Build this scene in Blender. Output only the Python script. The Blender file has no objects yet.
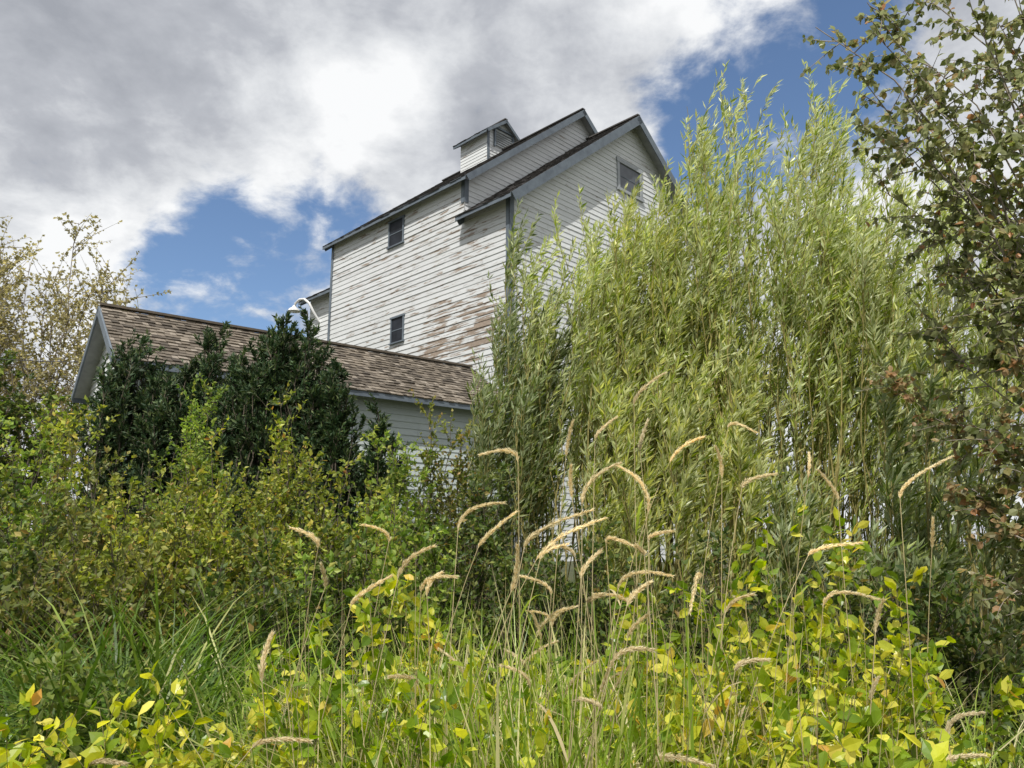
import bpy, math, random
import numpy as np
from mathutils import Vector, Matrix
D=bpy.data; SC=bpy.context.scene; COL=SC.collection
R=math.radians
random.seed(5)
F=769.0; TH=R(12.0); CZ=1.65
CT,ST=math.cos(TH),math.sin(TH)
def ray(px,py):
    u=(px-512)/F; v=(384-py)/F
    return Vector((u, CT-v*ST, ST+v*CT))
def at(px,py,depth):
    d=ray(px,py); k=depth/d.y
    return Vector((d.x*k, depth, CZ+d.z*k))
def gh(x,y):
    t=min(1,max(0,(y-5.5)/10)); t=t*t*(3-2*t)
    return 1.2*t+0.05*math.sin(x*.7+y*.5)*min(1,abs(y)/6)
# ------------------------------------------------------------ camera / light
cam=D.cameras.new('camera'); co=D.objects.new('camera',cam); COL.objects.link(co)
co.location=(0,0,CZ); co.rotation_euler=(R(90)+TH,0,0); cam.sensor_width=36; cam.lens=F*36/1024; cam.clip_end=2000; cam.clip_start=.05
SC.camera=co
SC.view_settings.view_transform='Standard'; SC.view_settings.look='None'; SC.view_settings.exposure=0
sd=Vector((-.17,-.58,.90)).normalized()
sl=D.lights.new('sun','SUN'); sl.energy=5.0; sl.angle=R(.5); sl.color=(1,.965,.90)
so=D.objects.new('sun',sl); COL.objects.link(so); so.rotation_euler=(-sd).to_track_quat('-Z','Y').to_euler(); so.location=(-10,-12,20)
# ------------------------------------------------------------ node helpers
class NT:
    def __init__(s,nt): s.n=nt.nodes; s.l=nt.links
    def new(s,t,**k):
        o=s.n.new(t)
        for a,b in k.items(): setattr(o,a,b)
        return o
    def link(s,a,b): s.l.new(a,b)
    def math(s,op,a,b=None,c=None):
        m=s.n.new('ShaderNodeMath'); m.operation=op
        for i,x in enumerate((a,b,c)):
            if x is None: continue
            if isinstance(x,(int,float)): m.inputs[i].default_value=x
            else: s.l.new(x,m.inputs[i])
        return m.outputs[0]
    def mapr(s,x,a,b,c,d,smooth=False):
        m=s.n.new('ShaderNodeMapRange'); m.interpolation_type='SMOOTHSTEP' if smooth else 'LINEAR'
        s.l.new(x,m.inputs[0])
        for i,v in enumerate((a,b,c,d)): m.inputs[i+1].default_value=v
        return m.outputs[0]
    def ramp(s,x,stops):
        r=s.n.new('ShaderNodeValToRGB'); e=r.color_ramp.elements
        while len(e)<len(stops): e.new(.5)
        for q,(p,c) in zip(e,stops): q.position=p; q.color=(*c,1)
        s.l.new(x,r.inputs[0]); return r.outputs[0]
    def mix(s,f,a,b,typ='MIX'):
        m=s.n.new('ShaderNodeMix'); m.data_type='RGBA'; m.blend_type=typ
        for i,x in ((0,f),(6,a),(7,b)):
            if isinstance(x,(int,float)): m.inputs[i].default_value=x
            elif isinstance(x,tuple): m.inputs[i].default_value=(*x,1)
            else: s.l.new(x,m.inputs[i])
        return m.outputs[2]
    def noise(s,vec,scale,detail=5,rough=.5,dist=0):
        n=s.n.new('ShaderNodeTexNoise'); n.inputs['Scale'].default_value=scale; n.inputs['Detail'].default_value=detail
        n.inputs['Roughness'].default_value=rough; n.inputs['Distortion'].default_value=dist
        if vec is not None: s.l.new(vec,n.inputs['Vector'])
        return n.outputs['Fac']
# ------------------------------------------------------------ world
W=D.worlds.new('World'); SC.world=W; W.use_nodes=True
w=NT(W.node_tree); w.n.clear()
out=w.new('ShaderNodeOutputWorld'); sky=w.new('ShaderNodeTexSky'); sky.sky_type='NISHITA'; sky.sun_disc=False
sky.sun_elevation=math.asin(sd.z); sky.sun_rotation=math.atan2(sd.x,sd.y)%(2*math.pi); sky.air_density=1.0; sky.dust_density=.2; sky.ozone_density=3.5
bg1=w.new('ShaderNodeBackground'); bg1.inputs[1].default_value=.14; w.link(sky.outputs[0],bg1.inputs[0])
tc=w.new('ShaderNodeTexCoord'); vec=tc.outputs['Generated']
sep=w.new('ShaderNodeSeparateXYZ'); w.link(vec,sep.inputs[0])
zz=w.math('ADD',w.math('MAXIMUM',sep.outputs[2],0.0),.34)
cmb=w.new('ShaderNodeCombineXYZ'); w.link(w.math('DIVIDE',sep.outputs[0],zz),cmb.inputs[0]); w.link(w.math('DIVIDE',sep.outputs[1],zz),cmb.inputs[1])
P=cmb.outputs[0]
n1=w.noise(P,2.6,10,.60,.2); n2=w.noise(P,2.1,9,.55,.15); n3=w.noise(P,5.5,10,.60,.2); n4=w.noise(P,20,6,.6,.2); n5=w.noise(P,10.5,9,.58,.35)
def gap(px,py,r):
    d=ray(px,py).normalized(); v=w.new('ShaderNodeVectorMath',operation='DISTANCE'); w.link(vec,v.inputs[0]); v.inputs[1].default_value=d
    return w.mapr(v.outputs['Value'],0,r,1,0,True)
cov=w.math('ADD',n1,.07)
for px,py,r,k in ((222,205,.09,.42),(240,285,.20,.48),(345,190,.12,.40),(170,280,.13,.34),(315,250,.12,.24),(800,110,.23,.50),(695,140,.13,.42),(860,45,.14,.36)):
    cov=w.math('SUBTRACT',cov,w.math('MULTIPLY',gap(px,py,r),k))
cov=w.math('ADD',cov,w.math('MULTIPLY',gap(260,60,.45),.14))
cov=w.math('ADD',cov,w.math('MULTIPLY',w.math('SUBTRACT',n3,.5),.75))
cov=w.math('ADD',cov,w.math('MULTIPLY',w.math('SUBTRACT',n5,.5),.80))
cov=w.math('ADD',cov,w.math('MULTIPLY',w.math('SUBTRACT',n4,.5),.22))
al=w.mapr(cov,.05,.43,0,1,True)
br=w.math('ADD',w.math('MULTIPLY',n2,.66),w.math('ADD',w.math('MULTIPLY',n3,.44),w.math('MULTIPLY',n5,.18)))
for px,py,r,k in ((500,40,.24,-.09),(110,120,.26,-.12),(310,115,.18,.13),(720,30,.20,.14),(60,240,.18,.12),(560,130,.1,.10),(400,100,.12,.06),(240,30,.16,-.03)):
    br=w.math('ADD',br,w.math('MULTIPLY',gap(px,py,r),k))
cc=w.ramp(br,[(.45,(.37,.39,.435)),(.56,(.50,.52,.565)),(.65,(.73,.75,.78)),(.74,(.96,.97,.98))])
bg2=w.new('ShaderNodeBackground'); w.link(cc,bg2.inputs[0]); bg2.inputs[1].default_value=1.0
mx=w.new('ShaderNodeMixShader'); w.link(al,mx.inputs[0]); w.link(bg1.outputs[0],mx.inputs[1]); w.link(bg2.outputs[0],mx.inputs[2]); w.link(mx.outputs[0],out.inputs[0])
# ------------------------------------------------------------ materials
def newmat(name):
    m=D.materials.new(name); m.use_nodes=True; t=NT(m.node_tree); b=t.n['Principled BSDF']; return m,t,b
def leafmat(name,stops,trans=.4,back=None,rough=.5,patch=None,k=1.0,pr=(.65,1.35)):
    m,t,b=newmat(name); g=t.new('ShaderNodeNewGeometry')
    stops=[(p,tuple(min(.8,x*k) for x in c)) for p,c in stops]
    c=t.ramp(g.outputs['Random Per Island'],stops)
    tcn=t.new('ShaderNodeTexCoord'); nz=t.noise(tcn.outputs['Object'],1.3 if not patch else patch,3,.5)
    hv=t.new('ShaderNodeHueSaturation'); t.link(c,hv.inputs['Color']); t.link(t.mapr(nz,.3,.7,*pr),hv.inputs['Value']); c=hv.outputs[0]
    if back: c=t.mix(t.math('MULTIPLY',g.outputs['Backfacing'],.75),c,back)
    t.link(c,b.inputs['Base Color']); b.inputs['Roughness'].default_value=rough; b.inputs['Specular IOR Level'].default_value=.4
    tr=t.new('ShaderNodeBsdfTranslucent'); h2=t.new('ShaderNodeHueSaturation'); h2.inputs['Value'].default_value=1.5; h2.inputs['Saturation'].default_value=1.1; t.link(c,h2.inputs['Color']); t.link(h2.outputs[0],tr.inputs[0])
    ms=t.new('ShaderNodeMixShader'); ms.inputs[0].default_value=trans; t.link(b.outputs[0],ms.inputs[1]); t.link(tr.outputs[0],ms.inputs[2])
    t.link(ms.outputs[0],t.n['Material Output'].inputs[0]); return m
def barkmat(name,a,c,sc=14):
    m,t,b=newmat(name); tcn=t.new('ShaderNodeTexCoord'); t.link(t.ramp(t.noise(tcn.outputs['Object'],sc,5,.6),[(.35,a),(.65,c)]),b.inputs['Base Color']); b.inputs['Roughness'].default_value=.85; return m
M={}
M['willow']=leafmat('willow leaves',[(0,(.13,.19,.026)),(.4,(.29,.36,.052)),(.75,(.47,.51,.12)),(1,(.68,.67,.27))],.45,(.62,.66,.40),.33,1.1,1.0,(.55,1.4))  # wide brightness patches put shade gaps into the willow leaf colours
M['willowy']=leafmat('yellow green willow leaves',[(0,(.11,.165,.020)),(.4,(.28,.34,.042)),(.75,(.46,.47,.09)),(1,(.62,.59,.18))],.46,(.55,.58,.31),.35,1.1,1.0,(.5,1.4))
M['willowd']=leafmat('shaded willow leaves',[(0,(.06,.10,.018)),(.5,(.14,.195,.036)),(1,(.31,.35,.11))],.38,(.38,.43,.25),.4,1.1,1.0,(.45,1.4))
M['hedge']=leafmat('yellow green shrub leaves',[(0,(.12,.17,.022)),(.5,(.26,.31,.045)),(.85,(.40,.41,.07)),(.97,(.56,.47,.10)),(1,(.32,.15,.05))],.42,pr=(.5,1.45))
M['hedgeb']=leafmat('bright green shrub leaves',[(0,(.10,.17,.025)),(.5,(.21,.31,.05)),(.9,(.36,.42,.08)),(1,(.48,.46,.12))],.42,pr=(.45,1.45))
M['hedged']=leafmat('dark green shrub leaves',[(0,(.04,.075,.016)),(.6,(.10,.145,.028)),(.95,(.20,.22,.05)),(1,(.3,.2,.06))],.38,pr=(.5,1.4))  # dark leaf colour; below the willows it stands in for shade
M['hedgeo']=leafmat('olive shrub leaves',[(0,(.09,.12,.025)),(.5,(.18,.205,.045)),(.85,(.29,.28,.07)),(1,(.38,.24,.09))],.38,pr=(.5,1.45))
M['front']=leafmat('front shrub leaves',[(0,(.08,.15,.014)),(.4,(.19,.28,.022)),(.7,(.35,.42,.03)),(.9,(.57,.57,.06)),(.985,(.70,.64,.11)),(1,(.5,.26,.06))],.48,None,.33,3,1.02)
M['fronty']=leafmat('yellowed shrub leaves',[(0,(.13,.21,.02)),(.35,(.28,.35,.03)),(.65,(.52,.52,.05)),(.95,(.74,.66,.14)),(1,(.55,.28,.06))],.48,None,.33,3,1.02)
M['apple']=leafmat('small tree leaves',[(0,(.06,.08,.022)),(.5,(.14,.165,.042)),(.82,(.24,.235,.07)),(.93,(.34,.21,.10)),(1,(.34,.15,.07))],.46,(.30,.32,.17),.38,k=1.15)
M['appleb']=leafmat('browned small tree leaves',[(0,(.14,.13,.05)),(.5,(.28,.22,.10)),(1,(.46,.27,.15))],.4,None,.5)
M['gold']=leafmat('autumn leaves',[(0,(.20,.19,.07)),(.5,(.37,.33,.14)),(1,(.54,.47,.22))],.4)
M['conifer']=leafmat('conifer sprays',[(0,(.018,.042,.016)),(.6,(.045,.085,.030)),(1,(.12,.155,.05))],.18,None,.6,2.2,1.0,(.5,1.5))
M['reed']=leafmat('green grass blades',[(0,(.06,.12,.016)),(.6,(.14,.24,.034)),(.9,(.28,.37,.075)),(1,(.52,.47,.22))],.42,None,.36,pr=(.4,1.35))
M['grass']=leafmat('mixed grass blades',[(0,(.11,.18,.022)),(.45,(.23,.33,.04)),(.72,(.39,.45,.10)),(.86,(.60,.56,.28)),(1,(.70,.63,.38))],.42,None,.34)
M['straw']=leafmat('dry grass stem',[(0,(.38,.31,.16)),(1,(.56,.47,.26))],.15)
M['seed']=leafmat('dry seed heads',[(0,(.54,.45,.26)),(.5,(.72,.62,.40)),(1,(.80,.74,.54))],.38,None,.7)
M['straws']=leafmat('dead stems',[(0,(.20,.17,.07)),(1,(.34,.30,.13))],.1)
M['wood_grey']=barkmat('grey bark',(.14,.115,.095),(.30,.26,.21)); M['wood_dark']=barkmat('dark bark',(.06,.05,.035),(.15,.12,.085)); M['wood_yel']=barkmat('yellow green bark',(.18,.16,.05),(.38,.32,.11))
def paint(name,base,zone=None,thr=.62):
    m,t,b=newmat(name); tcn=t.new('ShaderNodeTexCoord'); g=t.new('ShaderNodeNewGeometry')
    mp=t.new('ShaderNodeMapping'); mp.inputs['Scale'].default_value=(.8,.8,7); t.link(tcn.outputs['Object'],mp.inputs[0])
    a=t.noise(mp.outputs[0],1.6,9,.65,.3); bb=t.noise(tcn.outputs['Object'],.35,5,.6); fine=t.noise(mp.outputs[0],9,5,.6)
    rnd=g.outputs['Random Per Island']
    c=t.mix(t.mapr(rnd,0,1,0,.6),base,tuple(x*.82 for x in base))
    c=t.mix(t.mapr(bb,.35,.75,0,.6),c,tuple(x*y for x,y in zip(base,(.80,.81,.81))))
    c=t.mix(t.mapr(fine,.48,.75,0,.6),c,tuple(x*.66 for x in base))
    f=t.math('ADD',t.math('ADD',a,t.math('MULTIPLY',rnd,.11)),t.math('MULTIPLY',bb,.10))
    if zone:
        for (z0,r,k) in zone:
            v=t.new('ShaderNodeVectorMath',operation='DISTANCE'); t.link(tcn.outputs['Object'],v.inputs[0]); v.inputs[1].default_value=z0
            f=t.math('ADD',f,t.math('MULTIPLY',t.mapr(v.outputs['Value'],0,r,1,0,True),k))
    # thin grey wear around the bare wood
    c=t.mix(t.mapr(f,thr-.03,thr+.05,0,.5,True),c,(.36,.35,.33))
    pe=t.mapr(f,thr+.04,thr+.08,0,1,True)
    wd=t.ramp(fine,[(.3,(.11,.08,.058)),(.5,(.23,.165,.115)),(.7,(.33,.28,.225))])
    c=t.mix(t.math('MULTIPLY',pe,.9),c,wd)
    t.link(c,b.inputs['Base Color']); b.inputs['Roughness'].default_value=.65
    bp=t.new('ShaderNodeBump'); bp.inputs['Strength'].default_value=.4; bp.inputs['Distance'].default_value=.01; t.link(f,bp.inputs['Height']); t.link(bp.outputs[0],b.inputs['Normal'])
    return m
def simple(name,a,c,sc=5,rough=.6,stretch=(1,1,1)):
    m,t,b=newmat(name); tcn=t.new('ShaderNodeTexCoord'); mp=t.new('ShaderNodeMapping'); mp.inputs['Scale'].default_value=stretch; t.link(tcn.outputs['Object'],mp.inputs[0])
    t.link(t.ramp(t.noise(mp.outputs[0],sc,6,.6),[(.3,a),(.7,c)]),b.inputs['Base Color']); b.inputs['Roughness'].default_value=rough; return m
M['trim']=simple('slate blue trim paint',(.085,.105,.13),(.14,.17,.20),4)
M['soffit']=simple('soffit boards',(.25,.26,.27),(.38,.39,.40),5)
M['glass']=simple('dark window glass',(.012,.014,.018),(.03,.035,.045),2,.45); M['glass'].node_tree.nodes['Principled BSDF'].inputs['Specular IOR Level'].default_value=.15
M['glassg']=simple('dusty grey window glass',(.05,.055,.065),(.10,.11,.125),2,.35)
M['louver']=simple('louver slats',(.26,.28,.30),(.38,.40,.42),4)
M['lamp']=simple('white enamel',(.6,.6,.6),(.75,.75,.75),4,.35)
M['wire']=simple('black wire',(.02,.02,.02),(.04,.04,.04),3)
def shakemat(name,stops):
    m,t,b=newmat(name); g=t.new('ShaderNodeNewGeometry'); tcn=t.new('ShaderNodeTexCoord')
    c=t.ramp(g.outputs['Random Per Island'],stops); n=t.noise(tcn.outputs['Object'],9,6,.65); n2=t.noise(tcn.outputs['Object'],.8,4,.5)
    hv=t.new('ShaderNodeHueSaturation'); t.link(c,hv.inputs['Color']); t.link(t.math('MULTIPLY',t.mapr(n,.3,.7,.7,1.25),t.mapr(n2,.35,.65,.8,1.15)),hv.inputs['Value']); t.link(hv.outputs[0],b.inputs['Base Color']); b.inputs['Roughness'].default_value=.85; return m
M['shake']=shakemat('weathered brown shakes',[(0,(.055,.043,.031)),(.3,(.11,.089,.066)),(.7,(.165,.136,.103)),(1,(.24,.205,.165))])
M['shakeg']=shakemat('grey shingles',[(0,(.03,.028,.028)),(.5,(.06,.055,.052)),(1,(.11,.10,.095))])
# ------------------------------------------------------------ object helpers
def tag(o,label=None,cat=None,group=None,kind=None):
    if label: o['label']=label
    if cat: o['category']=cat
    if group: o['group']=group
    if kind: o['kind']=kind
    return o
def empty(name,loc,rz=0,**k):
    o=D.objects.new(name,None); COL.objects.link(o); o.location=loc; o.rotation_euler=(0,0,rz); return tag(o,**k)
class NB:   # numpy triangle builder
    def __init__(s): s.v=[]; s.f=[]; s.n=0
    def add(s,V,Fc):
        s.v.append(V.reshape(-1,3)); s.f.append(Fc.reshape(-1,3)+s.n); s.n+=V.reshape(-1,3).shape[0]
    def build(s,name,mat,parent=None,smooth=False):
        V=np.concatenate(s.v).astype(np.float32); T=np.concatenate(s.f).astype(np.int32)
        me=D.meshes.new(name); me.vertices.add(len(V)); me.vertices.foreach_set('co',V.ravel())
        me.loops.add(T.size); me.loops.foreach_set('vertex_index',T.ravel())
        me.polygons.add(len(T)); me.polygons.foreach_set('loop_start',np.arange(0,T.size,3,dtype=np.int32))
        me.polygons.foreach_set('use_smooth',np.full(len(T),smooth,dtype=bool))
        me.update(calc_edges=True); me.materials.append(mat)
        o=D.objects.new(name,me); COL.objects.link(o); o.parent=parent; return o
def nrm(a): return a/np.maximum(np.linalg.norm(a,axis=-1,keepdims=True),1e-9)
TPL={'rhomb':(np.array([(0,0,0),(.5,.42,.15),(0,1,0),(-.5,.42,.15)],float),np.array([(0,1,2),(0,2,3)])),
 'oval':(np.array([(0,0,0),(.42,.22,.12),(.48,.58,.10),(0,1,-.12),(-.48,.58,.10),(-.42,.22,.12),(0,.27,0),(0,.62,0)],float),
         np.array([(0,1,6),(0,6,5),(6,1,2),(6,2,7),(6,7,4),(6,4,5),(7,2,3),(7,3,4)]))}
def leaves(nb,rng,C,Dr,L,Wd,tpl='rhomb',upb=.6):
    n=len(C); y=nrm(Dr); n0=nrm(rng.normal(size=(n,3))*.6+np.array([0,0,upb])); x=nrm(np.cross(y,n0)); z=np.cross(x,y)
    tv,tf=TPL[tpl]; k=len(tv); L=np.broadcast_to(L,(n,)); Wd=np.broadcast_to(Wd,(n,))
    V=C[:,None,:]+x[:,None,:]*(tv[None,:,0,None]*Wd[:,None,None])+y[:,None,:]*(tv[None,:,1,None]*L[:,None,None])+z[:,None,:]*(tv[None,:,2,None]*Wd[:,None,None])
    nb.add(V,(tf[None]+(np.arange(n)*k)[:,None,None]))
def tubes(nb,Pt,rad,k=4):   # Pt (N,S,3) rad (N,S)
    N,S,_=Pt.shape; T=np.gradient(Pt,axis=1); T=nrm(T)
    ref=np.where(np.abs(T[...,2:3])>.9,np.array([1.,0,0]),np.array([0,0,1.])); a=nrm(np.cross(T,ref)); b=np.cross(T,a)
    ang=np.arange(k)*2*math.pi/k
    V=Pt[:,:,None,:]+rad[:,:,None,None]*(a[:,:,None,:]*np.cos(ang)[None,None,:,None]+b[:,:,None,:]*np.sin(ang)[None,None,:,None])
    f=[]
    for s in range(S-1):
        for j in range(k):
            p=s*k+j;q=s*k+(j+1)%k; f+=[(p,q,q+k),(p,q+k,p+k)]
    f=np.array(f); nb.add(V,f[None]+(np.arange(N)*S*k)[:,None,None])
def bez(P0,P1,P2,t):
    t=t[...,None]; return (1-t)**2*P0+2*t*(1-t)*P1+t*t*P2
def grow(rng,H,Rx,ns,nb,nl,bl=.6,tmin=.2,up=.5,lean=(0,0),leaf=(.05,.02),tpl='rhomb',droop=0.,wild=.8,k=.4,basr=.15,sr=.012,ends=None,ry=None,lo=.7,brand=.6,upb=.6,alongl=.5,sk=4,wind=0.,bx=.3,tpw=.75,cone=.55):
    wood=NB(); lf=NB(); ry=ry or Rx
    if ends is None:
        ph=rng.uniform(0,2*math.pi,ns); r=np.sqrt(rng.uniform(0,1,ns))
        hz=H*(1-k*r**2)*rng.uniform(lo,1,ns)
        E=np.stack([Rx*r*np.cos(ph),ry*r*np.sin(ph),hz],1)
        E[:,0]+=lean[0]*hz; E[:,1]+=lean[1]*hz
        B=np.stack([E[:,0]*basr+rng.normal(0,.06,ns),E[:,1]*basr+rng.normal(0,.06,ns),np.full(ns,-.05)],1)
    else:
        E=np.array(ends,float); ns=len(E); B=np.stack([rng.normal(0,basr,ns),rng.normal(0,basr,ns),np.full(ns,-.05)],1)
    C=B+(E-B)*np.array([bx,bx,.6])+rng.normal(0,.06,(ns,3))*H*.4*np.array([1,1,.3])
    S=9; t=np.linspace(0,1,S); SP=bez(B[:,None],C[:,None],E[:,None],np.broadcast_to(t,(ns,S)))
    hs=np.linalg.norm(E,axis=1)
    wig=rng.normal(0,.010,(ns,S,3))*hs[:,None,None]; wig[:,0]=0; SP=SP+wig
    tubes(wood,SP,np.maximum((sr*(hs/hs.max()))[:,None]*(1-.85*t)[None],.0012),sk)
    tt=tmin+(1-tmin)*rng.uniform(0,1,(ns,nb))**tpw
    ii=tt*(S-1); i0=np.minimum(ii.astype(int),S-2); fr=(ii-i0)[...,None]; ar=np.arange(ns)[:,None]
    st=SP[ar,i0]*(1-fr)+SP[ar,i0+1]*fr; tg=nrm(SP[ar,i0+1]-SP[ar,i0])
    dr=nrm(tg*.7+nrm(rng.normal(size=(ns,nb,3)))*brand+np.array([wind,0,up]))
    ln=bl*rng.uniform(.45,1.15,(ns,nb))*(1.15-cone*tt)
    st=st.reshape(-1,3); dr=dr.reshape(-1,3); ln=ln.reshape(-1); n=len(st)
    en=st+dr*ln[:,None]+np.array([wind*.3,0,up*.15-droop*.3])*ln[:,None]; cm=st+dr*(ln*.5)[:,None]+rng.normal(0,.08,(n,3))*ln[:,None]
    t2=np.linspace(0,1,5); BP=bez(st[:,None],cm[:,None],en[:,None],np.broadcast_to(t2,(n,5)))
    tubes(wood,BP,np.maximum(sr*.28*(1-.7*t2),.0009)[None]*np.ones((n,1)),3)
    s=rng.uniform(.08,1.02,(n,nl)); LP=bez(st[:,None],cm[:,None],en[:,None],s).reshape(-1,3)
    BD=np.repeat(nrm(en-st),nl,axis=0); m=len(LP)
    LD=nrm(BD*alongl+nrm(rng.normal(size=(m,3)))*wild+np.array([wind,0,-droop]))
    sz=rng.uniform(.6,1.25,m)
    leaves(lf,rng,LP,LD,leaf[0]*sz,leaf[1]*sz,tpl,upb)
    return wood,lf
def plant(name,label,cat,px,top,depth,seed,lm,wm,parts=('stems','foliage'),group=None,**k):
    p=at(px,top,depth); g=gh(p.x,depth); H=p.z-g
    e=empty(name,(p.x,depth,g),label=label,cat=cat,group=group)
    rng=np.random.default_rng(seed); wo,lf=grow(rng,H,**k)
    wo.build(parts[0],M[wm],e,True); lf.build(parts[1],M[lm],e); return e
# ------------------------------------------------------------ ground
def ground():
    xs=np.unique(np.concatenate([np.linspace(-600,-40,15),np.linspace(-40,40,81),np.linspace(40,600,15)])); ys=np.unique(np.concatenate([np.linspace(-300,-10,10),np.linspace(-10,60,71),np.linspace(60,900,18)]))
    V=np.array([(x,y,gh(x,y)) for y in ys for x in xs]); nx=len(xs); f=[]
    for j in range(len(ys)-1):
        for i in range(nx-1):
            a=j*nx+i; f+=[(a,a+1,a+nx+1),(a,a+nx+1,a+nx)]
    b=NB(); b.add(V,np.array(f)); o=b.build('ground',simple('grassy earth',(.035,.045,.016),(.085,.085,.035),1.5,.95),None,True); o['kind']='structure'
ground()
# ------------------------------------------------------------ architecture
class MB:
    def __init__(s): s.v=[]; s.f=[]
    def hexa(s,a):
        n=len(s.v); s.v+=[tuple(p) for p in a]; s.f+=[tuple(n+i for i in q) for q in ((0,3,2,1),(4,5,6,7),(0,1,5,4),(1,2,6,5),(2,3,7,6),(3,0,4,7))]
    def box(s,x0,x1,y0,y1,z0,z1): s.hexa([(x0,y0,z0),(x1,y0,z0),(x1,y1,z0),(x0,y1,z0),(x0,y0,z1),(x1,y0,z1),(x1,y1,z1),(x0,y1,z1)])
    def beam(s,a,b,u,v,wu,wv):
        a=Vector(a);b=Vector(b);u=Vector(u).normalized();v=Vector(v).normalized()
        q=[-u*wu/2-v*wv/2,u*wu/2-v*wv/2,u*wu/2+v*wv/2,-u*wu/2+v*wv/2]; s.hexa([a+x for x in q]+[b+x for x in q])
    def build(s,name,mat,parent=None):
        me=D.meshes.new(name); me.from_pydata(s.v,[],s.f); me.update(); me.materials.append(mat)
        o=D.objects.new(name,me); COL.objects.link(o); o.parent=parent; return o
def clap(mb,rnd,O,U,N,lim,z0,z1,step=.19,lap=.022,blen=3.4):
    O=Vector(O);U=Vector(U);N=Vector(N); z=z0; Zv=Vector((0,0,1))
    while z<z1-.01:
        zt=min(z+step,z1); a0,b0=lim(z); a1,b1=lim(zt)
        if b0-a0>.02:
            if b1<a1: a1=b1=(a1+b1)/2
            cuts=[0]; c=rnd.uniform(.3,1)*blen
            while c<b0-a0-.4: cuts.append(c/(b0-a0)); c+=rnd.uniform(.7,1.3)*blen
            cuts.append(1)
            jit=rnd.uniform(0,.006)
            for i in range(len(cuts)-1):
                f0,f1=cuts[i],cuts[i+1]; g=.003; L=lap+jit+rnd.uniform(-.006,.004)
                p0=O+U*(a0+(b0-a0)*f0+g)+Zv*z; p1=O+U*(a0+(b0-a0)*f1-g)+Zv*z
                q0=O+U*(a1+(b1-a1)*f0+g)+Zv*zt; q1=O+U*(a1+(b1-a1)*f1-g)+Zv*zt
                if rnd.random()<.07: p0=p0+Zv*rnd.uniform(-.03,.02)
                n=len(mb.v); mb.v+=[tuple(x) for x in (p0,p1,p0+N*L,p1+N*L,q0+N*.004,q1+N*.004)]
                mb.f+=[(n+0,n+1,n+3,n+2),(n+2,n+3,n+5,n+4)]
        z+=step
def shakes(mb,rnd,O,A,S,LA,LS,expo,wr,th):
    A=Vector(A).normalized();S=Vector(S).normalized();N=A.cross(S); N=N if N.z>0 else -N
    r=0
    while r*expo<LS:
        a=-rnd.uniform(0,.1)
        while a<LA:
            wdt=rnd.uniform(*wr); b=min(a+wdt,LA); a2=max(a,0)
            if b-a2>.02:
                s0=r*expo-rnd.uniform(0,.12)*expo; s1=min((r+1)*expo+.06*expo,LS); t=th*rnd.uniform(.6,1.5)
                p=[O+A*(a2+.003)+S*s0,O+A*(b-.003)+S*s0,O+A*(b-.003)+S*s1,O+A*(a2+.003)+S*s1]
                mb.hexa([p[0],p[1],p[2],p[3],p[0]+N*t,p[1]+N*t*rnd.uniform(.8,1.2),p[2]+N*t*.25,p[3]+N*t*.25])
            a+=wdt
        r+=1
def gable_roof(rnd,xc,hw,zr,ze,y0,y1,og,oe,expo,wr,th,mat,parent,trim,soff,names=('roof','fascia','soffit'),fw=.2):
    m=(zr-ze)/hw; rf=MB(); tr=MB(); sf=MB(); Y0=y0-og; Y1=y1+og
    for sg in (-1,1):
        xe=xc+sg*(hw+oe); zee=ze-oe*m
        E=Vector((xe,Y0,zee)); Rg=Vector((xc,Y0,zr)); S=(Rg-E); LS=S.length; S.normalize(); N=Vector((sg*m,0,1)).normalized()
        q=[E,E+Vector((0,Y1-Y0,0)),Rg+Vector((0,Y1-Y0,0)),Rg]
        sf.hexa([p-N*.05 for p in q]+[p-N*.002 for p in q])
        shakes(rf,rnd,E-S*.04,(0,1,0),S,Y1-Y0,LS+.02,expo,wr,th)
        tr.beam(E+Vector((sg*.015,0,-.07)),E+Vector((sg*.015,Y1-Y0,-.07)),(1,0,0),(0,0,1),.03,.15)
        for Y in (Y0-.02,Y1+.02):
            a=Vector((xe,Y,zee))-N*(fw/2-.01); b=Vector((xc,Y,zr))-N*(fw/2-.01)
            tr.beam(a,b,(0,1,0),N,.035,fw)
    rf.beam((xc,Y0,zr+.05),(xc,Y1,zr+.05),(1,0,0),(0,0,1),.16,.05)
    rf.build(names[0],mat,parent); tr.build(names[1],trim,parent); sf.build(names[2],soff,parent)
def window(parent,O,U,N,u0,u1,z0,z1,nu=1,nz=1,fw=.09,mat='trim',gl='glass'):
    O=Vector(O);U=Vector(U);N=Vector(N)
    def bb(mb,a,b,c,d,e,f):
        mb.hexa([O+U*x+Vector((0,0,z))+N*n for z in (c,d) for (x,n) in ((a,e),(b,e),(b,f),(a,f))])
    fr=MB(); bb(fr,u0-fw,u0,z0,z1,.0,.06); bb(fr,u1,u1+fw,z0,z1,.0,.06); bb(fr,u0-fw-.03,u1+fw+.03,z1,z1+fw*1.2,.0,.075); bb(fr,u0-fw-.04,u1+fw+.04,z0-fw*.8,z0,0,.095)
    f=fr.build('window',M[mat],parent)
    p=MB(); bb(p,u0+.002,u1-.002,z0+.002,z1-.002,.026,.031); p.build('pane',M[gl],f)
    if nu*nz>1:
        mm=MB()
        for i in range(1,nu): c=u0+(u1-u0)*i/nu; bb(mm,c-.014,c+.014,z0+.004,z1-.004,.033,.043)
        for i in range(1,nz): c=z0+(z1-z0)*i/nz; bb(mm,u0+.004,u1-.004,c-.015,c+.015,.034,.044)
        mm.build('muntin',M['trim'],f)
    return f
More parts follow.
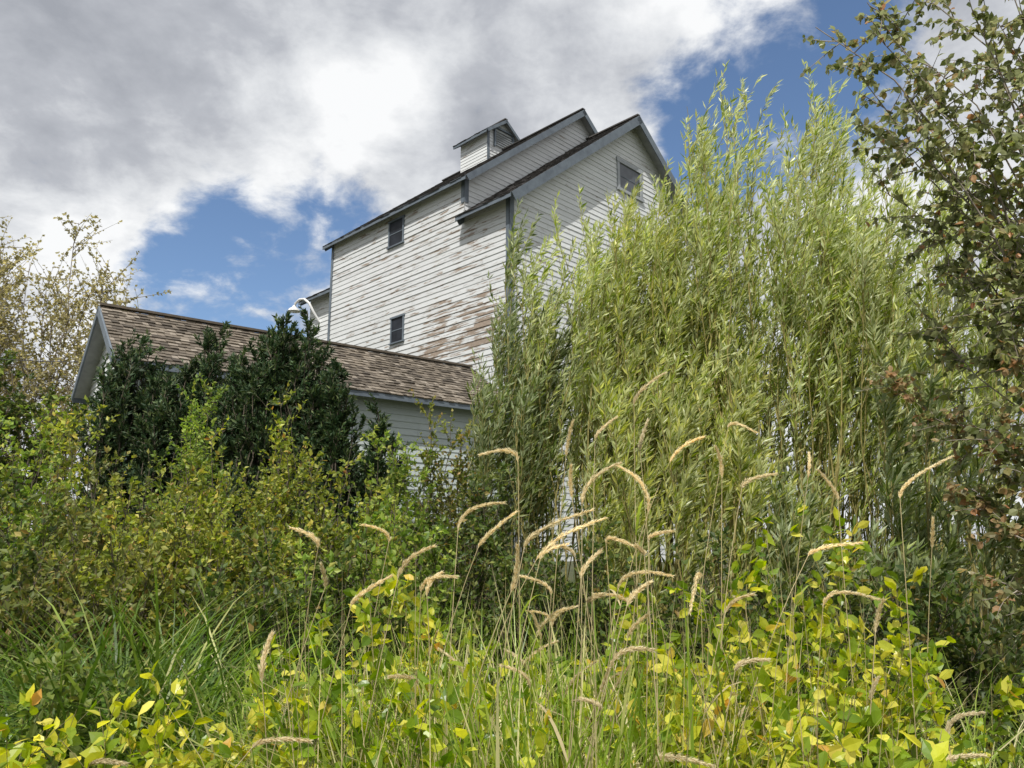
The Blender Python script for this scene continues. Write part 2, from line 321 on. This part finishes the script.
EL=Vector((-1.59,24.0)); G0=gh(EL.x,EL.y)
ev=empty('grain_elevator',(EL.x,EL.y,G0),R(45),label='tall white wooden grain elevator with peeling clapboards, stepped gable roofs and a small cupola',cat='grain elevator')
c45=math.sqrt(.5)
def tol(v):
    dx,dy=v.x-EL.x,v.y-EL.y; return Vector((dx*c45+dy*c45,-dx*c45+dy*c45,v.z-G0))
def hit(px,py,axis,val):
    o=tol(Vector((0,0,CZ))); e=tol(Vector((0,0,CZ))+ray(px,py)); d=e-o; k=(val-o[axis])/d[axis]; return o+d*k
rnd=random.Random(3)
YA=-2.16
pk=hit(584,110,1,-.35); MR=pk.z; MHW=pk.x
ME=hit(465,175,0,0).z
ap=hit(639,116,1,YA-.45); AR=ap.z; AHW=ap.x; mA=.80
AE=AR-mA*AHW
mM=(MR-ME)/MHW
YL=hit(333,262,0,0).y
z0=-.3
pc=hit(440,322,0,0)
M['paint']=paint('peeling white paint',(.62,.635,.64),[((0,pc.y-.1,pc.z-.3),1.7,.14),((0,pc.y-2,pc.z-.4),1.9,.17),((0,pc.y+.6,pc.z-1.5),1.5,.15),((0,pc.y-1.6,pc.z+2.4),1.4,.08)],.665)
M['paint2']=paint('weathered white paint',(.70,.715,.72),None,.72)
M['paint_eave_shade']=paint('old shed paint with eave shade',(.46,.51,.50),None,.74)  # white shed wall, darkened so its colour carries the shade under the eave
sw=MB(); clap(sw,rnd,(0,YA,0),(0,1,0),(-1,0,0),lambda z:(0,YL-YA),z0,AE+.0); clap(sw,rnd,(0,0,0),(0,1,0),(-1,0,0),lambda z:(0,YL),AE+.002,ME-.02)
sw.build('side_wall',M['paint'],ev)
gw=MB(); clap(gw,rnd,(0,0,0),(1,0,0),(0,-1,0),lambda z:(0+max(0,(z-ME)/mM),2*MHW-max(0,(z-ME)/mM)),AE-.5,MR-.06); gw.build('upper_gable_wall',M['paint2'],ev)
aw=MB(); clap(aw,rnd,(0,YA,0),(1,0,0),(0,-1,0),lambda z:(max(0,(z-AE)/mA),2*AHW-max(0,(z-AE)/mA)),z0,AR-.06); aw.build('front_gable_wall',M['paint2'],ev)
core=MB()  # solid core added against light leaks; also forms the plain back walls
def prism(mb,xc,hw,zr,ze,y0,y1,e=.006):
    pts=[(xc-hw+e,z0),(xc+hw-e,z0),(xc+hw-e,ze-.08),(xc,zr-.1),(xc-hw+e,ze-.08)]
    n=len(mb.v); mb.v+=[(x,y0+e,z) for x,z in pts]+[(x,y1-e,z) for x,z in pts]
    mb.f+=[(n,n+1,n+2,n+3,n+4),(n+9,n+8,n+7,n+6,n+5)]+[(n+i,n+5+i,n+5+(i+1)%5,n+(i+1)%5) for i in range(5)]
prism(core,MHW,MHW,MR,ME,0,YL); prism(core,AHW,AHW,AR,AE,YA,-.02)
BE=hit(322,292,0,0.5).z; BY=hit(311,300,0,.5).y
core.build('added_wall_core',M['paint2'],ev)
rw=MB(); clap(rw,rnd,(.5,YL,0),(0,1,0),(-1,0,0),lambda z:(0,BY-YL),z0,BE); prism(rw,MHW,MHW-.5,BE+(MHW-.5)*mM*.8,BE,YL+.01,BY); rw.build('rear_wall',M['paint2'],ev)
gable_roof(rnd,MHW,MHW,MR,ME,0,YL,.35,.28,.26,(.18,.36),.02,M['shakeg'],ev,M['trim'],M['soffit'],('roof','fascia','soffit'),.22)
gable_roof(rnd,AHW,AHW,AR,AE,YA,.0-.47,.45,.4,.24,(.16,.34),.025,M['shakeg'],ev,M['trim'],M['soffit'],('front_roof','front_fascia','front_soffit'),.30)
gable_roof(rnd,MHW,MHW-.5,BE+(MHW-.5)*mM*.8,BE,YL+.36,BY,.3,.4,.26,(.18,.36),.03,M['shakeg'],ev,M['trim'],M['soffit'],('rear_roof','rear_fascia','rear_soffit'),.2)
for nm,(x,y,za,zb) in {'corner_board':(0,YA,z0,AE-.1),'upper_corner_board':(0,0,AE+.35,ME-.15),'back_corner_board':(0,YL-.07,z0,ME-.2)}.items():
    m=MB(); m.box(x-.045,x-.026,y,y+.14,za,zb)
    if y<=0: m.box(x-.045,x+.14,y-.045,y-.026,za,zb)
    m.build(nm,M['trim'],ev)
def win_px(px,py,wpx,hpx,axis,val,O,U,N,**k):
    a=hit(px-wpx/2,py,axis,val); b=hit(px+wpx/2,py,axis,val); c=hit(px,py-hpx/2,axis,val); d=hit(px,py+hpx/2,axis,val)
    ua=sorted((a[1-axis],b[1-axis])); window(ev,O,U,N,ua[0],ua[1],d.z,c.z,**k)
win_px(397,233,13,24,0,0,(0,0,0),(0,1,0),(-1,0,0),nu=1,nz=2,fw=.06)
win_px(398,330,11,24,0,0,(0,0,0),(0,1,0),(-1,0,0),nu=1,nz=2,fw=.06)
win_px(629,181,20,25,1,YA,(0,YA,0),(1,0,0),(0,-1,0),nu=1,nz=2,fw=.14,mat='louver',gl='glassg')
cy0=hit(503,121,0,MHW).y; CR=hit(503,122,0,MHW).z; chw=.95; CE=CR-.72; cl=1.75
cu=MB(); clap(cu,rnd,(MHW-chw,cy0,0),(0,1,0),(-1,0,0),lambda z:(0,cl),MR-1.3,CE,.15,.02,9)
clap(cu,rnd,(MHW-chw,cy0,0),(1,0,0),(0,-1,0),lambda z:(max(0,(z-CE)/.75),2*chw-max(0,(z-CE)/.75)),MR-1.3,CR-.08,.15,.02,9)
zb=MR-1.3; pts=[(MHW-chw+.006,zb),(MHW+chw,zb),(MHW+chw,CE-.04),(MHW,CR-.08),(MHW-chw+.006,CE-.04)]
n=len(cu.v); cu.v+=[(x,cy0+.006,z) for x,z in pts]+[(x,cy0+cl,z) for x,z in pts]; cu.f+=[(n,n+1,n+2,n+3,n+4),(n+9,n+8,n+7,n+6,n+5)]+[(n+i,n+5+i,n+5+(i+1)%5,n+(i+1)%5) for i in range(5)]
cuo=cu.build('cupola',M['paint2'],ev)
gable_roof(rnd,MHW,chw,CR,CE,cy0,cy0+cl,.22,.25,.16,(.12,.25),.025,M['shakeg'],cuo,M['trim'],M['soffit'],('cupola_roof','cupola_fascia','cupola_soffit'),.13)
lv=MB(); lx=MHW-.1
for i in range(7): z=CE-.62+i*.11; lv.hexa([(lx-.42,cy0-.09,z),(lx+.62,cy0-.09,z),(lx+.62,cy0-.03,z+.08),(lx-.42,cy0-.03,z+.08),(lx-.42,cy0-.09,z+.012),(lx+.62,cy0-.09,z+.012),(lx+.62,cy0-.03,z+.092),(lx-.42,cy0-.03,z+.092)])
lv.build('louver',M['louver'],cuo)
cf=MB()
for a in (lx-.5,lx+.62): cf.box(a,a+.08,cy0-.11,cy0-.026,CE-.7,CE+.2)
cf.box(lx-.5,lx+.7,cy0-.112,cy0-.027,CE+.2,CE+.28); cf.box(MHW-chw-.04,MHW-chw+.1,cy0-.045,cy0-.026,MR-1,CE-.1); cf.build('louver_frame',M['trim'],cuo)
lp=NB(); a=hit(315,308,0,.3)
path=[(a.x+.2,a.y-.1,a.z-.6),(a.x-.05,a.y+.0,a.z-.2),(a.x-.2,a.y+.15,a.z+.2),(a.x-.3,a.y+.4,a.z+.42),(a.x-.35,a.y+.7,a.z+.46),(a.x-.4,a.y+.95,a.z+.32),(a.x-.4,a.y+1.02,a.z+.15)]
tubes(lp,np.array([path]),np.full((1,7),.055),8); lo=lp.build('gooseneck_lamp',M['lamp'],ev,True)
ls=NB(); q=path[-1]; tubes(ls,np.array([[(q[0],q[1],q[2]+.1),(q[0],q[1],q[2]+.02),(q[0],q[1]+.01,q[2]-.06),(q[0],q[1]+.01,q[2]-.16)]]),np.array([[.06,.1,.22,.27]]),14); ls.build('shade',M['lamp'],lo,True)
# ------------------------------------------------------------ shed
az=R(52.7); SR=at(462,367,20.6); SL_len=8.95; hwS=2.3
sg=gh(-5,17)
sh=empty('storage_shed',(SR.x,SR.y,sg),-az,label='long low white shed with a weathered brown shake roof beside the elevator',cat='shed')
ZR=SR.z-sg; ZE=ZR-1.52
gable_roof(random.Random(8),0,hwS-.35,ZR,ZR-(ZR-ZE)*(hwS-.35)/hwS,-SL_len+.3,.0,.3,.35,.17,(.09,.2),.028,M['shake'],sh,M['trim'],M['soffit'],('roof','fascia','soffit'),.16)
zw=ZR-(ZR-ZE)*(hwS-.35)/hwS; hw=hwS-.35; ms=(ZR-ZE)/hwS; rs=random.Random(4)
wl=MB(); clap(wl,rs,(hw,-SL_len+.3,0),(0,1,0),(1,0,0),lambda z:(0,SL_len-.3),-.3,zw-.05,.15); wl.build('long_wall',M['paint_eave_shade'],sh)
wl=MB(); clap(wl,rs,(-hw,-SL_len+.3,0),(1,0,0),(0,-1,0),lambda z:(max(0,(z-zw)/ms),2*hw-max(0,(z-zw)/ms)),-.3,ZR-.1,.15); wl.build('gable_wall',M['paint2'],sh)
ic=MB(); pts=[(-hw+.006,-.3),(hw-.006,-.3),(hw-.006,zw-.07),(0,ZR-.12),(-hw+.006,zw-.07)]; ya,yb=-SL_len+.306,0
ic.v+=[(x,ya,z) for x,z in pts]+[(x,yb,z) for x,z in pts]; ic.f+=[(0,1,2,3,4),(9,8,7,6,5)]+[(i,5+i,5+(i+1)%5,(i+1)%5) for i in range(5)]; ic.build('added_wall_core',M['paint2'],sh)  # added core closing the shed behind its boards
cb=MB(); cb.box(hw+.026,hw+.045,-SL_len+.3,-SL_len+.42,-.3,zw-.1); cb.build('corner_board',M['trim'],sh)
wp=NB(); A=at(-260,300,16); B=at(78,362,15.4); t=np.linspace(0,1,14)[:,None]; pth=np.array(A)*(1-t)+np.array(B)*t; pth[:,2]-=.35*(4*t*(1-t))[:,0]
tubes(wp,pth[None],np.full((1,14),.009),5); tag(wp.build('overhead_wire',M['wire'],None,True),'thin dark wire sagging toward the shed gable at far left','wire')
# ------------------------------------------------------------ trees and shrubs
wk=dict(nb=15,nl=34,bl=1.2,tmin=.14,up=.66,leaf=(.125,.024),tpl='rhomb',droop=.05,wild=.55,k=.28,basr=.65,sr=.018,lo=.52,brand=.50,alongl=.8,upb=.2,wind=.20,tpw=.62,cone=.45)
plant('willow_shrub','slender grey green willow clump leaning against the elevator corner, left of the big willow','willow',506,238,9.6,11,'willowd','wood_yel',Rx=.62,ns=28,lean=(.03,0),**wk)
plant('willow_shrub','willow clump in front of the front gable wall, its tips just below the gable window','willow',570,176,9.8,12,'willow','wood_yel',Rx=1.0,ns=46,lean=(.03,0),**wk)
plant('willow_shrub','willow clump hiding the right foot of the front gable','willow',642,152,9.7,17,'willowy','wood_yel',Rx=1.0,ns=58,lean=(.03,0),**{**wk,'k':.32})
plant('willow_shrub','tallest silvery willow rising above the roof line beside the gable peak','willow',745,76,9.4,13,'willow','wood_yel',Rx=1.45,ns=92,lean=(.01,0),**{**wk,'k':.24})
plant('willow_shrub','broad willow on the right, behind the thin leaved tree','willow',862,130,9.0,14,'willow','wood_yel',Rx=1.5,ns=58,lean=(.03,0),**wk)
plant('willow_shrub','low willow skirt under the tallest willow','willow',680,350,7.8,15,'willowy','wood_yel',Rx=1.4,ns=22,lean=(.0,0),**{**wk,'k':.5,'bl':.8})
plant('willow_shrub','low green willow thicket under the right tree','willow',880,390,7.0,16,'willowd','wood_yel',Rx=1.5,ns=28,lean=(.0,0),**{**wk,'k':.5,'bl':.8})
ck=dict(nb=36,nl=28,bl=.40,tmin=.03,up=.45,leaf=(.09,.030),wild=.65,basr=.92,sr=.03,lo=.80,brand=1.05,alongl=.8,upb=.3,parts=('trunk','foliage'),tpw=.85,cone=.5)
plant('juniper','low dark juniper in front of the shed gable, leftmost of the conifers','conifer',140,334,12.3,21,'conifer','wood_dark',Rx=.66,ns=44,k=.22,**ck)
plant('juniper','second juniper from the left, low and rounded','conifer',185,334,12.0,26,'conifer','wood_dark',Rx=.5,ns=30,k=.3,**ck)
plant('juniper','dark green juniper with a narrow pointed top in front of the shed roof','conifer',226,312,11.9,22,'conifer','wood_dark',Rx=.50,ns=38,k=.40,**ck)
plant('juniper','tallest dark juniper hiding the middle of the shed roof','conifer',302,304,11.6,23,'conifer','wood_dark',Rx=.66,ns=58,k=.30,**ck)
plant('juniper','low bushy juniper filling the gap between the two taller ones','conifer',262,328,11.4,25,'conifer','wood_dark',Rx=.52,ns=34,k=.2,**ck)
plant('juniper','rounded juniper shoulder at the right side of the tallest one','conifer',336,352,11.3,27,'conifer','wood_dark',Rx=.36,ns=26,k=.4,**ck)
plant('juniper','small dark conifer tip against the pale shed wall under the eave','conifer',384,392,11.2,24,'conifer','wood_dark',Rx=.26,ns=16,k=.6,**ck)
tk=dict(nb=34,nl=22,bl=2.6,tmin=.25,up=.2,leaf=(.13,.085),wild=.9,basr=.06,sr=.055,lo=.62,brand=1.1,k=.40,parts=('trunk','crown'),bx=.55)
plant('autumn_tree','airy tree with sparse golden leaves beyond the shed gable','tree',66,186,27,31,'gold','wood_grey',Rx=3.4,ns=26,**tk)
plant('autumn_tree','thin golden leaved tree at the left edge beyond the hedge','tree',0,195,24,32,'gold','wood_grey',Rx=2.2,ns=16,**tk)
plant('dense_tree','dense green tree low behind the left hedge','tree',15,315,21,33,'hedged','wood_dark',Rx=2.2,ns=26,**{**tk,'nl':26,'bl':.9,'nb':22})
hk=dict(nb=17,nl=14,bl=.48,tmin=.10,up=.4,leaf=(.056,.034),wild=.9,basr=.75,sr=.012,lo=.5,brand=.8,k=.5)
HS=[(5,362,6.6,.85,'hedgeb','tall bright green shrub at the left edge of the hedge'),
(72,368,7.4,.6,'hedge','yellow green shrub with upright shoots below the shed gable'),
(125,405,6.6,.75,'hedgeo','olive shrub below the leftmost juniper'),
(196,350,8.6,.45,'hedgeb','slim light green shrub with shoots overlapping the narrow juniper'),
(286,374,8.4,.40,'hedge','slim sunlit shrub in front of the tallest juniper'),
(232,432,7.0,.9,'hedge','rounded yellow green shrub in the middle of the left hedge'),
(340,420,7.2,.8,'hedge','yellow green shrub below the tallest juniper'),
(402,402,8.2,.65,'hedgeb','open airy shrub in front of the pale shed wall'),
(447,396,8.6,.6,'hedgeo','thin shrub beside the willow hiding the shed corner'),
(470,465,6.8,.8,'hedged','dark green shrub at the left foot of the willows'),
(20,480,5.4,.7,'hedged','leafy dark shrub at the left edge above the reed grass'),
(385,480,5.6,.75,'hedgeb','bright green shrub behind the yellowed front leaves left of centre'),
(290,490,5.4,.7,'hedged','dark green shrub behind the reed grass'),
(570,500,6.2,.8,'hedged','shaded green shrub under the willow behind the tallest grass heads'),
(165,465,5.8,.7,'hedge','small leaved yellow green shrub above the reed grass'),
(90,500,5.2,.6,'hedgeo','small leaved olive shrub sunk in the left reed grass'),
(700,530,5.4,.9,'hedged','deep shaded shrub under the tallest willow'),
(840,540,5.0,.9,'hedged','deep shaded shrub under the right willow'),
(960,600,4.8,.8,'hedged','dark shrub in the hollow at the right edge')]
for i,(px,py,dp,rx,mt,lb) in enumerate(HS):
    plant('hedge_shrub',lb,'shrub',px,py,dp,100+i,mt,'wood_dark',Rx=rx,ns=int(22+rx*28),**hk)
# right tree
rt=at(1290,700,5.2); gz=gh(rt.x,5.2)
e=empty('small_tree',(rt.x,5.2,gz),label='small tree with thin grey twigs and olive leaves hanging in from the right edge',cat='tree')
ENDS=[]
rr=random.Random(21)
for (px,py,dp) in [(838,22,5.6),(850,75,5.3),(865,5,5.4),(890,40,5.0),(930,-20,5.2),(875,120,5.6),(905,95,5.0),(960,20,4.8),(1000,-30,5.0),(985,80,5.3),(1015,130,4.8),(940,150,5.5),(895,190,5.8),(1040,60,5),(1060,-40,5.2),
   (925,235,5.6),(985,205,5.0),(1020,260,4.8),(905,290,6.0),(970,310,5.3),(1010,350,4.9),(890,380,6.0),(950,410,5.6),(1000,430,5.0),(1030,480,4.7),(970,490,5.4),(1010,530,4.8),(1000,580,4.7),(1060,200,5),(1080,350,5),(1100,100,5.4),(1140,0,5.2),(1120,250,5.6),(1150,420,5),(920,60,5.3),(1000,20,5.1),(950,110,5.0)]:
    p=at(px,py,dp); ENDS.append((p.x-rt.x,p.y-5.2,p.z-gz))
rng=np.random.default_rng(77)
wo,lf=grow(rng,5,1,0,28,15,bl=.60,tmin=.52,up=-.05,leaf=(.062,.042),tpl='oval',droop=.4,wild=.9,basr=.06,sr=.022,brand=1.1,ends=ENDS,sk=6,bx=.36)
wo.build('trunk',M['wood_grey'],e,True); lf.build('crown',M['apple'],e)
lo_=[q for q in ENDS if q[2]<3.2]
wo,lf=grow(rng,5,1,0,12,10,bl=.4,tmin=.8,up=0,leaf=(.052,.036),tpl='oval',droop=.4,wild=.9,basr=.06,sr=.02,brand=1.0,ends=lo_,sk=5,bx=.36)
lf.build('browned_leaves',M['appleb'],e)
# ------------------------------------------------------------ grasses (stuff)
def blades(rng,n,xy,h0,h1,wd,bend,mat,name,label,S=7,cat='grass'):
    nb=NB(); X=xy(rng,n); n=len(X); h=rng.uniform(h0,h1,n); a=rng.uniform(0,2*math.pi,n); bd=rng.uniform(bend[0],bend[1],n)
    z=np.array([gh(x,y) for x,y in X]); B=np.column_stack([X,z]); t=np.linspace(0,1,S)
    Hd=np.column_stack([np.cos(a),np.sin(a),np.zeros(n)]); Sd=np.column_stack([-np.sin(a),np.cos(a),np.zeros(n)])
    ln=rng.normal(0,.10,(n,2))
    P=B[:,None]+Hd[:,None]*(h*bd)[:,None,None]*(t**2.2)[None,:,None]; P=P.copy(); P[:,:,2]+=h[:,None]*(t[None]-.55*bd[:,None]*t[None]**3); P[:,:,:2]+=ln[:,None,:]*t[None,:,None]
    wv=(wd*rng.uniform(.5,1.3,n))[:,None]*(np.minimum(1,.5+t*2)*(1-t**2.5)+.02)[None]
    tw=rng.uniform(-.9,.9,n)[:,None]*t[None]; Sv=Sd[:,None]*np.cos(tw)[...,None]+Hd[:,None]*np.sin(tw)[...,None]
    Lf=P-Sv*wv[...,None]/2; Rt=P+Sv*wv[...,None]/2; V=np.stack([Lf,Rt],2); f=[]
    for s in range(S-1): f+=[(2*s,2*s+1,2*s+3),(2*s,2*s+3,2*s+2)]
    nb.add(V,np.array(f)[None]+(np.arange(n)*S*2)[:,None,None])
    o=nb.build(name,M[mat],None,False); tag(o,label,cat,kind='stuff'); return o
def rect(x0,x1,y0,y1,cl=0,cs=.12):
    def f(rng,n):
        if cl:
            cy=rng.uniform(y0,y1,cl); cx=(x0+(x1-x0)*rng.uniform(0,1,cl))*cy; j=rng.integers(0,cl,n)
            return np.column_stack([cx[j]+rng.normal(0,cs,n),cy[j]+rng.normal(0,cs,n)])
        y=rng.uniform(y0,y1,n); k=rng.uniform(0,1,n); return np.column_stack([(x0+(x1-x0)*k)*y,y])
    return f
rg=np.random.default_rng(9)
blades(rg,2300,rect(-.72,-.30,3.4,5.0,26,.20),.8,1.7,.020,(.3,1.0),'reed','reed_grass','green bladed reed grass at the left')
blades(rg,420,rect(-.52,-.33,3.6,4.6,5,.2),1.4,1.95,.021,(.3,.9),'reed','tall_reed_grass','tall light green reed clump rising out of the left grass')
blades(rg,2600,rect(-.34,.55,2.3,4.2,40,.15),.9,1.55,.014,(.15,.8),'grass','meadow_grass','mixed green and straw grass between the front shrubs')
blades(rg,1900,rect(-.75,.72,1.5,2.4,36,.12),.75,1.24,.011,(.15,.8),'grass','foreground_grass','green and straw grass blades along the bottom of the picture')
blades(rg,1300,rect(-.12,.22,1.7,2.9,14,.12),1.1,1.72,.014,(.08,.6),'grass','tall_grass','tall upright grass blades in the middle of the foreground')
blades(rg,420,rect(-.25,.4,1.8,3.0),1.1,1.75,.0045,(.02,.35),'straw','dry_stems','thin dry straw stems standing among the foreground plants')
blades(rg,2200,rect(.46,.80,2.6,5.2,20,.2),.7,1.2,.012,(.2,.7),'grass','bank_grass','green grass on the bank at the lower right')
blades(rg,7000,rect(-.9,.9,4.5,12),.3,.7,.02,(.2,.6),'reed','undergrowth','low dark green undergrowth beneath the shrubs',S=4)
# ------------------------------------------------------------ front leafy shrubs
FS=[(60,700,2.3,.34,'fronty','yellow leaved shoots at the lower left corner',10),(170,615,2.5,.28,'fronty','yellow leaved shrub left of the reed grass front edge',15),(255,630,2.5,.28,'fronty','yellow green shrub under the drooping left grass head',18),
(365,575,2.5,.32,'front','leafy green shrub below the two arching left seed heads',26),(450,512,2.8,.34,'fronty','leafy shrub with upright yellow tips left of the seed head cluster',28),(540,590,2.5,.28,'front','green shrub beneath the dense seed head cluster',18),
(620,555,2.9,.32,'front','green shrub right of the seed head cluster',22),(700,520,2.6,.34,'fronty','yellowish shrub in the middle right foreground',32),(770,505,3.0,.42,'front','broad leafy shrub below the willow shade',38),
(850,535,2.8,.40,'fronty','green leafy shrub with yellow tops at right',32),(915,600,2.6,.30,'front','small leafy shrub at the right end of the front row',24),(440,650,2.0,.26,'front','near green shrub at bottom centre left',15),
(650,660,2.05,.26,'fronty','near yellow green shrub at bottom centre',14),(320,665,2.0,.28,'front','near leafy shrub at bottom left',17),(800,630,2.1,.32,'fronty','near yellow green shrub at bottom right',24),(900,690,2.0,.28,'front','lowest green shrub in the bottom right corner',22),
(150,720,1.95,.28,'fronty','low near shrub in the bottom left',14),(545,700,1.9,.24,'front','low near shrub under the bright cream seed head',10),(730,680,1.9,.26,'front','low near shrub under the tan right seed head',18),
(400,590,3.1,.42,'front','leafy shrub in the second row left of centre',28),(600,580,3.3,.42,'front','leafy shrub in the second row behind the central seed heads',24),(300,605,3.2,.36,'front','leafy green shrub in the second row beside the reed grass',20),
(70,610,3.4,.4,'hedgeb','green leafy shrub among the left reed grass near the front',20),(10,680,2.6,.3,'hedged','dark leafy shrub at the lower left edge',16)]
for i,(px,py,dp,rx,mt,lb,ns) in enumerate(FS):
    plant('leafy_shrub',lb,'shrub',px,py,dp,300+i,mt,'straws',Rx=rx,ns=ns,nb=9,nl=8,bl=.28,tmin=.3,up=.5,leaf=(.050,.028),tpl='oval',droop=.1,wild=.9,k=.35,basr=.7,sr=.0045,lo=.5,brand=.8)
# ------------------------------------------------------------ seed head stalks
def stalk(a,b,dp,label,seed,group=None,size=1.0):
    rng=np.random.default_rng(seed); H0=np.array(at(a[0],a[1],dp)); H1=np.array(at(b[0],b[1],dp+rng.uniform(-.05,.05)))
    off=rng.uniform(-.26,.16)-(b[0]-a[0])*.0035; bx=H0[0]+off; by=dp+rng.uniform(-.12,.15); bz=gh(bx,by)
    e=empty('grass_stalk',(bx,by,bz),label=label,cat='grass stalk',group=group); O=np.array([bx,by,bz])
    P0=np.zeros(3); P2=H0-O; d=H1-H0; L=np.linalg.norm(d); P1=np.array([off*rng.uniform(-.5,.1)+rng.uniform(-.04,.04),0,P2[2]*rng.uniform(.5,.7)])
    t=np.linspace(0,1,14); st=bez(P0,P1,P2,t); tg=nrm(P2-P1)
    nb=NB(); tubes(nb,st[None],np.linspace(.0022,.0011,14)[None],5); nb.build('stem',M['straw'],e,True)
    Hc=P2+tg*L*rng.uniform(.2,.55); t=np.linspace(0,1,12); hp=bez(P2,Hc,H1-O,t); pw=rng.uniform(.55,1.0); fat=rng.uniform(.3,.72)
    ev_=lambda q: np.sin(np.pi*np.clip(q*.93+.05,0,1)**pw)**.8
    nb=NB(); tubes(nb,hp[None],(.0026*size*fat*ev_(t)+.0008)[None],6)
    n=int(480*size); s=rng.uniform(0,1,n)**.9; C=bez(P2,Hc,H1-O,s); T=nrm(bez(P2,Hc,H1-O,np.minimum(s+.03,1.03))-C+1e-9); rad=nrm(np.cross(T,rng.normal(size=(n,3)))); en=ev_(s)[:,None]
    cl=(.8+.4*np.sin(s*rng.uniform(18,40)+seed))[:,None]
    leaves(nb,rng,C+rad*.0068*size*fat*en*cl*rng.uniform(.1,1.6,(n,1)),nrm(T*.95+rad*.42),rng.uniform(.007,.015,n),rng.uniform(.0014,.0028,n),'rhomb')
    nb.build('seed_head',M['seed'],e)
    for j in range(rng.integers(1,4)):
        f=rng.uniform(.3,.75); p=bez(P0,P1,P2,np.array([f]))[0]; aa=rng.uniform(0,6.28); hd=np.array([math.cos(aa),math.sin(aa),0]); ln=rng.uniform(.18,.36); S=7; tt=np.linspace(0,1,S)[:,None]
        pp=p+hd*ln*tt*.75+np.array([0,0,1])*ln*(tt*.9-tt**2*rng.uniform(.5,1.2)); sd_=np.array([-hd[1],hd[0],0]); wv=.0105*(1-tt**2)*np.minimum(1,.4+tt*3)
        V=np.stack([pp-sd_*wv/2,pp+sd_*wv/2],1); ff=[]
        for q in range(S-1): ff+=[(2*q,2*q+1,2*q+3),(2*q,2*q+3,2*q+2)]
        nb=NB(); nb.add(V,np.array(ff)); nb.build('leaf_blade',M['grass' if rng.random()<.6 else 'straw'],e)
ST_=[((634,405),(665,373),2.7,'highest grass head in the photo, beige and leaning right in front of the willow'),
((595,440),(617,417),2.6,'short pale seed head just left of the highest one, bent right'),
((566,456),(573,421),2.6,'upright seed head standing left of the pale bent one'),
((518,462),(480,455),2.5,'pale grass head drooping left in front of the willow foot'),
((670,462),(704,437),2.6,'tan grass head hooking right below the highest one'),
((640,450),(648,420),2.8,'thin upright seed head close under the highest one'),
((722,478),(716,447),2.7,'small upright seed head right of the hooked tan one'),
((728,428),(757,433),2.9,'faint seed head nodding right against the willow leaves'),
((808,478),(809,453),2.7,'small dark upright seed head under the right willow'),
((900,498),(953,456),2.3,'large beige grass head arching right near the right tree'),
((838,500),(818,470),2.6,'thin grass head curling left beside the small dark upright one'),
((742,488),(776,474),2.5,'pale seed head bent right above the broad leafy shrub'),
((458,531),(504,503),2.2,'thick seed head arching right, leftmost of the central cluster'),
((478,548),(516,512),2.3,'seed head rising right just under the thick leftmost one'),
((582,504),(620,463),2.3,'large seed head arching up right at the top of the central cluster'),
((648,512),(618,466),2.3,'seed head bending back left toward the cluster top'),
((524,548),(592,510),2.1,'longest thick seed head lying over to the right in the cluster centre'),
((540,560),(606,518),2.2,'seed head lying right just below the longest one'),
((572,498),(571,466),2.5,'short upright head above the central cluster'),
((511,592),(517,546),2.0,'thick upright seed head at the left foot of the cluster'),
((398,578),(434,546),2.2,'seed head arching right left of the cluster, upper of two'),
((351,606),(391,576),2.1,'seed head arching right, lower of the two left of the cluster'),
((421,592),(456,577),2.2,'small flat seed head between the cluster and the two arching ones'),
((606,543),(645,552),2.3,'seed head nodding right below the cluster'),
((618,590),(672,576),2.2,'long seed head reaching right under the nodding one'),
((627,606),(651,582),2.1,'short seed head leaning right beneath the long reaching one'),
((808,556),(862,543),2.4,'seed head lying right over the right hand leafy shrub'),
((610,668),(652,650),1.9,'bright cream seed head low in the bottom centre'),
((735,672),(768,660),1.9,'tan seed head low in the foreground right of the bright cream one'),
((932,548),(933,519),2.5,'small upright head in front of the dark right hollow'),
((318,548),(291,528),2.4,'thin head drooping left over the reed grass'),
((262,682),(272,634),1.9,'thick ragged upright seed head at lower left'),
((325,588),(321,564),2.4,'tiny head right of the thin drooping one'),
((656,762),(712,766),1.8,'seed head lying flat at the bottom edge'),
((948,738),(984,713),2.0,'pale seed head leaning right in the bottom right corner'),
((945,765),(986,756),1.9,'lowest pale seed head in the bottom right corner'),
((252,748),(310,741),1.8,'pale seed head lying flat at the bottom left'),
((88,768),(126,764),1.9,'pale seed head at the bottom edge near the left corner'),
((823,608),(880,600),2.3,'faint seed head lying right among the right shrub leaves'),
((700,580),(690,612),2.4,'brown seed head drooping down in the middle right leaves')]
for i,(a,b,dp,lb) in enumerate(ST_): stalk(a,b,dp,lb,500+i,None,1.0 if math.dist(a,b)>30 else .8)
for i in range(34):
    px=rr.uniform(330,900) if i<16 else rr.uniform(490,680); py=rr.uniform(530,720); sgn=rr.choice((-1,1,1)); stalk((px,py),(px+sgn*rr.uniform(5,34),py-rr.uniform(8,34)),rr.uniform(1.9,2.8),'thin tan grass stalk with a small seed head half hidden in the foreground leaves',600+i,'half hidden grass stalks',.7)
